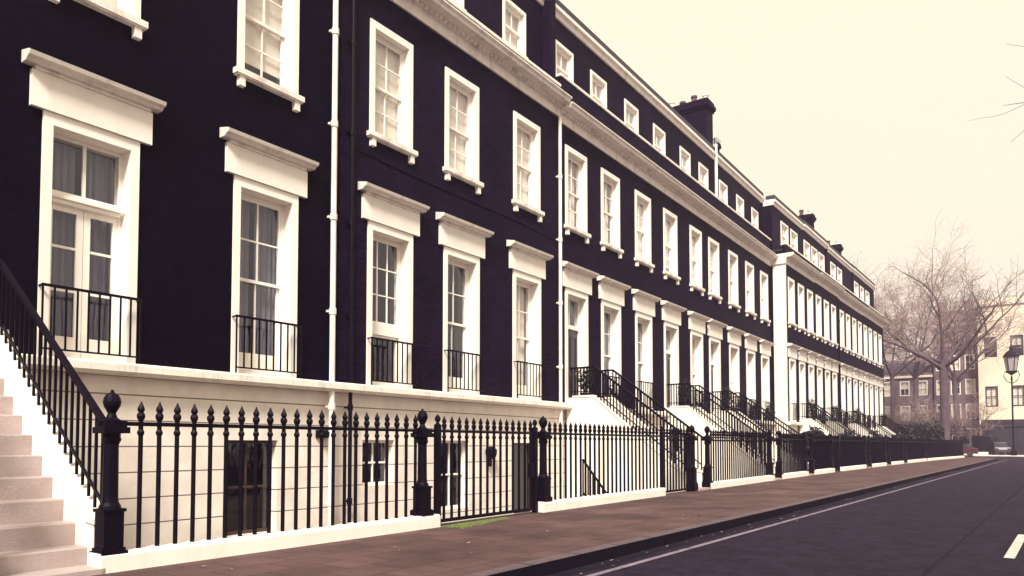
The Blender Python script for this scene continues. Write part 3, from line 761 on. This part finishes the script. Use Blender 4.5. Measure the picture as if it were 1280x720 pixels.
# ------------------------------------------------------------------ trees
def tree(name, label, loc, H, r0, seed, spread=.62, fork=.33, lean=(0,0), levels=6, nlimb=6, group='bare trees beyond the terrace', twig=1.0, aim=None, minr=.012, fine=False):
    R = random.Random(seed)
    root = empty(name, loc, 0, label, 'tree', group)
    T = MB(); K = MB()
    def rv(s): return Vector((R.gauss(0,s), R.gauss(0,s), R.gauss(0,s)))
    def grow(p, d, L, r, lv):
        n = 5 if lv <= 1 else 4 if lv <= 3 else 3
        pts = [p.copy()]; rads = [r]; dd = d.copy(); q = p.copy()
        for i in range(n):
            dd = (dd + rv(.055+.03*lv) + Vector((0,0,.05 if lv < 4 else .0))).normalized()
            q = q + dd*(L/n); pts.append(q.copy()); rads.append(max(minr*.7, r*(1-.42*(i+1)/n)))
        (T if lv <= 1 else K).tube(pts, rads, 9 if lv == 0 else 6 if lv <= 2 else 4 if lv <= 3 else 3, cap=False)
        if lv >= levels: return
        # side shoots
        ns = (0, 3, 4, 4, 4, 3, 2)[min(lv, 6)] if lv > 0 else 0
        ns = max(1, int(round(ns*twig))) if lv > 0 else 0
        for k in range(ns):
            t = .3+.68*(k+R.random())/ns; i = min(n-1, int(t*n)); f = t*n-i
            b = pts[i].lerp(pts[i+1], f); dr = (pts[i+1]-pts[i]).normalized()
            ax = dr.cross(rv(1)).normalized(); a = math.radians(R.uniform(28, 58))
            nd = (dr*math.cos(a)+ax*math.sin(a)).normalized()
            if nd.z < -.1 and lv < 4: nd.z *= -.4
            grow(b, nd.normalized(), L*R.uniform(.48,.70), rads[i]*R.uniform(.40,.58), lv+1)
        # leader
        grow(pts[-1], (dd+rv(.12)).normalized(), L*R.uniform(.60,.74), rads[-1]*.92, lv+1)
    # trunk
    n = 6; pts = []; rads = []
    for i in range(n+1):
        t = i/n; pts.append(Vector((lean[0]*t+R.gauss(0,.05)*t*H*.03, lean[1]*t+R.gauss(0,.05)*t*H*.03, H*fork*t-.1))); rads.append(r0*(1.35-.55*min(1, t*5)) if t < .2 else r0*(.98-.18*t))
    T.tube(pts, rads, 12, cap=False)
    p = pts[-1]
    a0 = R.random()*6.28
    for k in range(nlimb):
        a = a0+2*PI*k/nlimb+R.gauss(0,.25); s = spread*R.uniform(.7,1.25)
        if k == nlimb-1: s = .12
        d = Vector((math.cos(a)*s, math.sin(a)*s, max(.42, 1-.25*s))).normalized()
        if aim: d = (d+Vector(aim)).normalized()
        zoff = -R.random()*H*.05
        grow(p+Vector((0,0,zoff-.05)), d, H*R.uniform(.20,.27), r0*R.uniform(.36,.52), 1)
    T.build('trunk', M['bark'], root, smooth=True)
    K.build('crown', M['pale_twig' if fine else 'twig'], root, smooth=False)
    return root
tree('plane_tree', 'largest bare spreading tree with the thick trunk, beyond the end of the railings', (-6.2, 75.8, 0), 19.2, .42, 14, spread=1.3, fork=.47, nlimb=9, levels=5, twig=.8, minr=.015)
tree('bare_tree', 'slimmer bare tree between the terrace end and the largest tree', (-11.4, 83, 0), 22, .24, 5, spread=.9, fork=.42, nlimb=5, levels=5, fine=True, minr=.0150)
tree('bare_tree', 'bare tree whose twigs spread over the end of the terrace roofs', (-16.5, 92, 0), 28, .30, 8, spread=1.0, fork=.34, nlimb=6, levels=5, fine=True, minr=.0152)
tree('bare_tree', 'tall bare tree just left behind the largest tree', (-11.6, 104, 0), 31, .36, 21, spread=.95, fork=.36, nlimb=6, levels=5, fine=True, minr=.0152)
tree('bare_tree', 'bare tree right of the largest tree in front of the tall brown building', (-7.2, 103, 0), 27, .34, 33, spread=.9, fork=.36, nlimb=6, levels=5, fine=True, minr=.0152)
tree('bare_tree', 'bare tree behind the far roofs, seen low at the terrace end', (-20.5, 106, 0), 27, .34, 52, spread=.8, fork=.33, nlimb=6, levels=5, fine=True, minr=.0152)
for k, (x_, y_, h_, lb) in enumerate(((-15.5, 97, 10, 'small bare tree farthest left under the tall bare trees'), (-12.8, 94, 9, 'small bare tree just right of the terrace end'),
        (-10.4, 98, 11, 'small bushy bare tree left of the thick trunk'), (-8.2, 95, 8.5, 'low bushy bare tree directly behind the thick trunk'), (-5.8, 102, 11, 'small bare tree right of the thick trunk by the cream building'))):
    tree('small_tree', lb, (x_, y_, 0), h_, .14, 70+k, spread=1.0, fork=.22, nlimb=7, levels=4, minr=.016, group='small bare trees across the side street', fine=(k % 2 == 0), twig=1.3)
# street tree standing to the right of the picture whose twigs hang into view
tr = empty('street_tree', (5.5, 14.5, 0), 0, 'bare street tree outside the right edge with only twig tips hanging into the sky', 'tree')
T = MB(); T.tube([(0,0,-.1),(.05,0,1.5),(0,.1,3.4),(.1,.1,5.2),(.2,.2,7.6),(.3,.3,10)], [.30,.24,.21,.18,.13,.05], 10); T.build('trunk', M['bark'], tr, smooth=True)
K = MB(); R = random.Random(9)
def twig(p, d, L, r, lv):
    p = Vector(p); d = Vector(d).normalized(); pts = [p]; rr = [r]
    for i in range(5):
        d = (d+Vector((R.gauss(0,.10),R.gauss(0,.10),R.gauss(0,.10)))).normalized(); pts.append(pts[-1]+d*L/5); rr.append(r*(1-.8*(i+1)/5)+.0015)
    K.tube(pts, rr, 4, cap=False)
    if lv < 3:
        for k in range(3):
            i = 1+k+(1 if lv else 0); a = (pts[min(5,i+1)]-pts[min(4,i)]).normalized(); ax = a.cross(Vector((R.gauss(0,1),R.gauss(0,1),R.gauss(0,1)))).normalized()
            twig(pts[min(i,4)], a*.8+ax*.55, L*.42, rr[min(i,4)]*.55, lv+1)
twig((.0,.1,4.6), (-4.25,-1.0,1.55), 5.45, .06, 1)
twig((.1,.1,5.6), (-4.3,-1.2,2.9), 5.9, .06, 1)
twig((.1,.1,7.2), (-5.3,-.75,1.35), 5.15, .035, 2)
for k in range(9):
    a = -1.3+k*.33; twig((.1,.1,4.5+k*.5), (math.cos(a), math.sin(a), .8), 3.0, .07, 0)
K.build('crown', M['twig'], tr)

# ------------------------------------------------------------------ hedge and garden beyond the terrace
def hedge(name, label, x0, x1, y0, y1, h, seed, n=2600, zb=0.0, group=None):
    R = random.Random(seed); m = MB()
    for i in range(n):
        f = R.random(); x = x0+(x1-x0)*R.random(); y = y0+(y1-y0)*R.random(); hh = h*(.86+.14*math.sin(x*1.3+y*.9)+.08*R.gauss(0,1))
        z = zb+(hh-zb)*(R.random()**.6); s = R.uniform(.07,.16)
        a, b = Vector((R.gauss(0,1),R.gauss(0,1),R.gauss(0,1))).normalized()*s, Vector((R.gauss(0,1),R.gauss(0,1),R.gauss(0,1))).normalized()*s
        p = Vector((x,y,z)); m.poly([p-a, p+b, p+a, p-b])
    o = m.build(name, M['hedge']); tag(o, label, 'hedge', group); return o
hedge('hedge', 'dark clipped hedge behind the farthest railing, past the terrace end', -10.6, -6.2, 74.3, 79.5, 3.0, 1, 6500)
hedge('hedge', 'low dark hedge across the side street under the bare trees', -24, -5.6, 102.5, 104.5, 3.6, 2, 7000)

hl = ['dark shrubs behind the railing just before the white return', 'dark shrubs behind the far railing, nearest the bend of the terrace', 'dark shrubs behind the far railing between the first and second steps beyond the bend',
      'dark shrubs behind the far railing between the second and third steps beyond the bend', 'dark shrubs behind the far railing just before the last steps']
for i, (a, b) in enumerate([(31.2, 36.6), (ys[0]-3.3, ys[0]-.8), (ys[0]+.8, ys[1]-.8), (ys[1]+.8, ys[2]-.8), (ys[2]+.8, ys[3]-.8)]):
    xm = fence_x((a+b)/2)
    hedge('shrub_row', hl[i], xm-.95, xm-.30, a, b, 1.75, 30+i, int(620*(b-a)), -1.45, 'shrub rows behind the far railings')

# ------------------------------------------------------------------ far buildings
def far_building(label, x0, x1, y, depth, H, wallm, cols, rows, z0, dz, ww, wh, roof=True, glass_light=0, name='building', winm='joinery', shop=None, par=.5):
    root = empty(name, ((x0+x1)/2, y, 0), 0, label, 'building')
    W = x1-x0; h = W/2; holes = []
    for i in range(cols):
        for j in range(rows):
            c = -h+W*(i+.5)/cols; holes.append((c-ww/2, c+ww/2, z0+dz*j, z0+dz*j+wh))
    wall_mesh(-h, h, 0, H, holes, depth=depth).build('wall', M[wallm], root)
    bk = MB(); bk.box(-h+.2, h-.2, .8, .85, .2, H-.2); bk.build('room_wall', M['dark_room'], root)
    for k, (a, b, c, d) in enumerate(holes):
        f = MB(); ring(f, a-.05, b+.05, c-.05, d+.05, .14, .14, .14, .14, -.03, .15); f.box((a+b)/2-.03,(a+b)/2+.03,.05,.1,c+.09,d-.09); f.box(a+.09,b-.09,.04,.11,(c+d)/2-.04,(c+d)/2+.04)
        w = f.build('window', M[winm], root)
        g = MB(); g.box(a+.09,b-.09,.07,.08,c+.09,d-.09); g.build('pane', M['glass'], w)
        if (k*7+rows) % 3: q = MB(); q.box(a+.05,b-.05,.25,.27,(c+d)/2 if k % 2 else c+.1,d); q.build('blind', M['blind'], w)
    c = MB(); c.box(-h-.15, h+.15, -.25, .1, H-par-.3, H-par); c.build('cornice', M['trim'], root)
    if roof:
        r = MB(); r.prism([(-.1,H),(depth*.5,H+2.2),(depth+.1,H)], -h, h); rf = r.build('roof', M['slate'], root)
        for u in (-h+1, h-1):
            q = MB(); q.box(u-.5, u+.5, 2, 3.4, H+.3, H+3.0); q.build('chimney', M['brown_bldg'], rf)
    return root
far_building('long low dark brick building with white windows behind the bare trees', -31, -11.0, 116, 9, 11.5, 'brown_bldg', 9, 3, 1.2, 3.5, 1.15, 2.0)
far_building('tall brown brick building left of the cream one', -10.8, -5.6, 117, 10, 18.5, 'brown_bldg', 3, 5, 1.4, 3.4, 1.1, 2.0)
cb = far_building('tall cream stucco building at the right edge with a dark shopfront', -5.4, 9, 114.5, 12, 20.5, 'cream_bldg', 5, 2, 6.3, 6.6, 1.3, 2.6, winm='far_dark', roof=False)
m = MB(); m.box(-6.9, 6.9, -.5, -.04, 0, 4.3); m.box(-7.0, 7.0, -.7, -.5, 3.6, 4.5); m.build('shopfront', M['far_dark'], cb)
for u in (-5.4, -2.0, 1.6, 5.0):
    m = MB(); m.box(u-1.2, u+1.2, -.53, -.51, .7, 3.3); m.build('shop_window', M['car_glass'], cb)
# lantern on a wall bracket
lt = empty('street_lamp', (-1.5, 98.5, -.9), 0, 'ornate black lantern on a tall post in front of the cream building', 'street lamp')
m = MB(); m.lathe(0,0,[(.30,.9),(.30,1.4),(.20,1.5),(.12,1.8),(.09,2.3),(.08,9.4),(.14,9.5),(.08,9.6),(.08,9.9)],10); m.build('post', M['iron'], lt)
m = MB()
for s in (-1,1):
    m.tube([(0,0,9.0),(.5*s,0,9.3),(.75*s,0,9.9),(.6*s,0,10.4),(.42*s,0,10.2)], .05, 6)
m.build('bracket', M['iron'], lt)
m = MB(); m.lathe(0,0,[(.10,9.95),(.55,10.3),(.60,10.4),(.20,10.3)],8)
for k in range(6):
    a = k*PI/3; m.tube([(.45*math.cos(a),.45*math.sin(a),10.3),(.70*math.cos(a),.70*math.sin(a),12.0)], .04, 5)
m.lathe(0,0,[(.78,12.0),(.80,12.1),(.45,12.6),(.15,12.8),(.18,13.0),(.02,13.4)],8); m.build('lantern_frame', M['iron'], lt)
m = MB(); m.lathe(0,0,[(.40,10.32),(.64,11.98)],6); m.build('lantern_glass', M['lamp'], lt)

# ------------------------------------------------------------------ parked cars far down the street
def car(name, label, loc, rz, pm, L=4.2, H=1.45, van=False):
    root = empty(name, loc, rz, label, 'van' if van else 'car', None if van else 'cars parked at the far corner')
    hw = .86; m = MB()
    if van: prof = [(-L/2,.35),(-L/2,.9),(-L/2+.05,2.25),(-L/2+.3,2.35),(L/2-1.3,2.35),(L/2-.75,1.35),(L/2-.08,1.1),(L/2,.75),(L/2,.32)]
    else: prof = [(-L/2,.30),(-L/2-.02,.62),(-L/2+.08,.92),(-L/2+.55,.98),(L/2-1.25,.96),(L/2-.30,.80),(L/2-.03,.62),(L/2,.32)]
    n = 0
    ws = [(1.0, 0)]
    k = len(prof)
    secs = [(-hw,.86,.03),(-hw+.10,1,0),(hw-.10,1,0),(hw,.86,.03)]
    for (x, s, dz) in secs:
        for p in prof: m.v.append((x, p[0]*(.985 if s < 1 else 1), p[1]*(1-.06*(s < 1)) + .02*(s < 1)))
    for a in range(3):
        for i in range(k):
            j = (i+1) % k; m.f.append((a*k+i, a*k+j, (a+1)*k+j, (a+1)*k+i))
    m.f.append(tuple(range(k))); m.f.append(tuple(3*k+i for i in range(k)))
    bd = m.build('body', pm, root, bevel=.03)
    if not van:
        c = MB(); b = [(-L/2+.25,.95),(-L/2+.85,H-.06),(-L/2+1.1,H),(L/2-2.0,H),(L/2-1.75,H-.05),(L/2-1.05,.94)]
        for x, s in ((-hw+.06,0),(-hw+.22,1),(hw-.22,1),(hw-.06,0)):
            for p in b: c.v.append((x, p[0], p[1] if s else .95+(p[1]-.95)*.12))
        k2 = len(b)
        for a in range(3):
            for i in range(k2):
                j = (i+1) % k2; c.f.append((a*k2+i, a*k2+j, (a+1)*k2+j, (a+1)*k2+i))
        c.f.append(tuple(range(k2))); c.f.append(tuple(3*k2+i for i in range(k2)))
        c.build('cabin_glass', M['car_glass'], root)
        r = MB(); r.box(-hw+.22, hw-.22, -L/2+1.05, L/2-1.98, H-.005, H+.02); r.build('roof', pm, root, bevel=.01)
    else:
        c = MB(); c.prism([(L/2-1.26,2.25),(L/2-.76,1.42),(L/2-.74,1.44),(L/2-1.24,2.28)], -hw+.15, hw-.15); c.build('windscreen', M['car_glass'], root)
    for y in (-L/2+.8, L/2-.8):
        for x in (-hw+.08, hw-.08):
            w = MB(); w.v = []; t = MB(); t.lathe(0,0,[(.18,-.09),(.30,-.10),(.32,-.06),(.32,.06),(.30,.10),(.18,.09)],16)
            w.v = [(x+v[2], y+v[0], .32+v[1]) for v in t.v]; w.f = t.f; wh = w.build('wheel', M['tyre'], root)
            t = MB(); t.lathe(0,0,[(.17,-.095),(.17,.095)],12); w = MB(); w.v = [(x+v[2], y+v[0], .32+v[1]) for v in t.v]; w.f = t.f; w.build('rim', M['grey_car'], wh)
    for x in (-.6, .6):
        for y, nm in ((-L/2-.02,'tail_light'),(L/2-.06,'headlight')):
            w = MB(); w.box(x-.15, x+.15, y-.02, y+.06, .62, .78); w.build(nm, M['red_car'] if nm == 'tail_light' else M['lamp'], root)
    return root
car('parked_car', 'dark red car parked across the far junction', (-7.0, 99.2, -.13), PI/2+.05, M['red_car'])
car('parked_car', 'grey car parked nearest the right edge at the far junction', (-3.2, 104, 0), .3, M['grey_car'])
car('parked_car', 'black car parked at the kerb beyond the largest tree', (-12.6, 98.9, -.13), PI/2, M['dark_car'])
car('delivery_van', 'dark delivery van standing in front of the tall brown building', (-6.2, 106, 0), PI/2-.1, M['dark_car'], L=5.2, van=True)
# garden wall with a white kerb across the side street
gw = MB(); gw.box(-16, -4.0, 101.3, 101.6, 0, .35); o = gw.build('low_wall', M['white']); tag(o, 'low white kerb wall across the side street below the hedge', 'wall')

# ------------------------------------------------------------------ haze
hz = MB(); hz.box(-245, 245, -105, 345, -2.6, 30)
hm = bpy.data.materials.new('haze air'); hm.use_nodes = True; nt = hm.node_tree; nt.nodes.clear()
o_ = nt.nodes.new('ShaderNodeOutputMaterial'); pvn = nt.nodes.new('ShaderNodeVolumePrincipled')
pvn.inputs['Color'].default_value = (.86,.66,.98,1); pvn.inputs['Density'].default_value = .0011; pvn.inputs['Anisotropy'].default_value = .2
nt.links.new(pvn.outputs[0], o_.inputs['Volume'])
tag(hz.build('haze', hm), 'thin pale winter haze down the street', 'haze', kind='stuff')

# ------------------------------------------------------------------ camera, light, world
cam = bpy.data.cameras.new('camera'); co = bpy.data.objects.new('camera', cam); C.objects.link(co); sc.camera = co
cam.sensor_width = 36; cam.lens = 900/1280*36; cam.shift_y = 160/1280; cam.clip_end = 2000; cam.clip_start = .05
yaw = math.atan(647/900); pitch = math.atan(36/900)
co.location = (0, 0, 1.2); co.rotation_euler = (PI/2+pitch, 0, yaw)

SUN_AZ = math.radians(-60)   # where the sun stands, measured from +x (street side) towards +y; negative = behind the camera
SUN_EL = math.radians(46)
sd = Vector((math.cos(SUN_AZ)*math.cos(SUN_EL), math.sin(SUN_AZ)*math.cos(SUN_EL), math.sin(SUN_EL)))
sl = bpy.data.lights.new('sun', 'SUN'); sl.energy = 3.9; sl.angle = math.radians(14); sl.color = (1,.955,.87)
so = bpy.data.objects.new('sun', sl); C.objects.link(so); so.rotation_euler = sd.to_track_quat('Z', 'Y').to_euler(); so.location = (20,-20,40)

w = bpy.data.worlds.new('World'); sc.world = w; w.use_nodes = True; nt = w.node_tree; N = nt.nodes; L = nt.links
bg = N['Background']; sky = N.new('ShaderNodeTexSky'); sky.sky_type = 'NISHITA'; sky.sun_disc = False
sky.sun_elevation = SUN_EL; sky.sun_rotation = PI/2-SUN_AZ; sky.dust_density = 4
mx = N.new('ShaderNodeMix'); mx.data_type = 'RGBA'; mx.inputs[0].default_value = .93
mx.inputs[7].default_value = (7.1, 6.4, 4.75, 1)      # veil of pale winter cloud over the clear sky
tcw = N.new('ShaderNodeTexCoord'); mpw = N.new('ShaderNodeMapping'); mpw.inputs['Scale'].default_value = (1, 1, 2.5); L.new(tcw.outputs['Generated'], mpw.inputs['Vector'])
nw = N.new('ShaderNodeTexNoise'); nw.inputs['Scale'].default_value = 2.2; nw.inputs['Detail'].default_value = 5; nw.inputs['Roughness'].default_value = .55; L.new(mpw.outputs['Vector'], nw.inputs['Vector'])
spw = N.new('ShaderNodeSeparateXYZ'); L.new(tcw.outputs['Generated'], spw.inputs[0])
hz_ = N.new('ShaderNodeMapRange'); hz_.inputs['From Min'].default_value = .0; hz_.inputs['From Max'].default_value = .45; L.new(spw.outputs[2], hz_.inputs['Value'])
md_ = N.new('ShaderNodeMath'); md_.operation = 'MULTIPLY_ADD'; md_.inputs[1].default_value = .55; md_.inputs[2].default_value = .1; L.new(hz_.outputs['Result'], md_.inputs[0])
ad_ = N.new('ShaderNodeMath'); ad_.operation = 'MULTIPLY_ADD'; ad_.inputs[1].default_value = .7; ad_.use_clamp = True; L.new(nw.outputs['Fac'], ad_.inputs[0]); L.new(md_.outputs[0], ad_.inputs[2])
veil = N.new('ShaderNodeMix'); veil.data_type = 'RGBA'; L.new(ad_.outputs[0], veil.inputs[0])
veil.inputs[6].default_value = (6.55, 5.68, 4.25, 1); veil.inputs[7].default_value = (6.95, 6.22, 4.68, 1); L.new(veil.outputs[2], mx.inputs[7])
L.new(sky.outputs[0], mx.inputs[6]); L.new(mx.outputs[2], bg.inputs['Color']); bg.inputs['Strength'].default_value = .1

sc.view_settings.view_transform = 'Standard'; sc.view_settings.look = 'None'; sc.view_settings.exposure = .76; sc.view_settings.gamma = 1
sc.render.engine = 'CYCLES'; sc.cycles.max_bounces = 6; sc.cycles.volume_bounces = 0; sc.cycles.transparent_max_bounces = 12
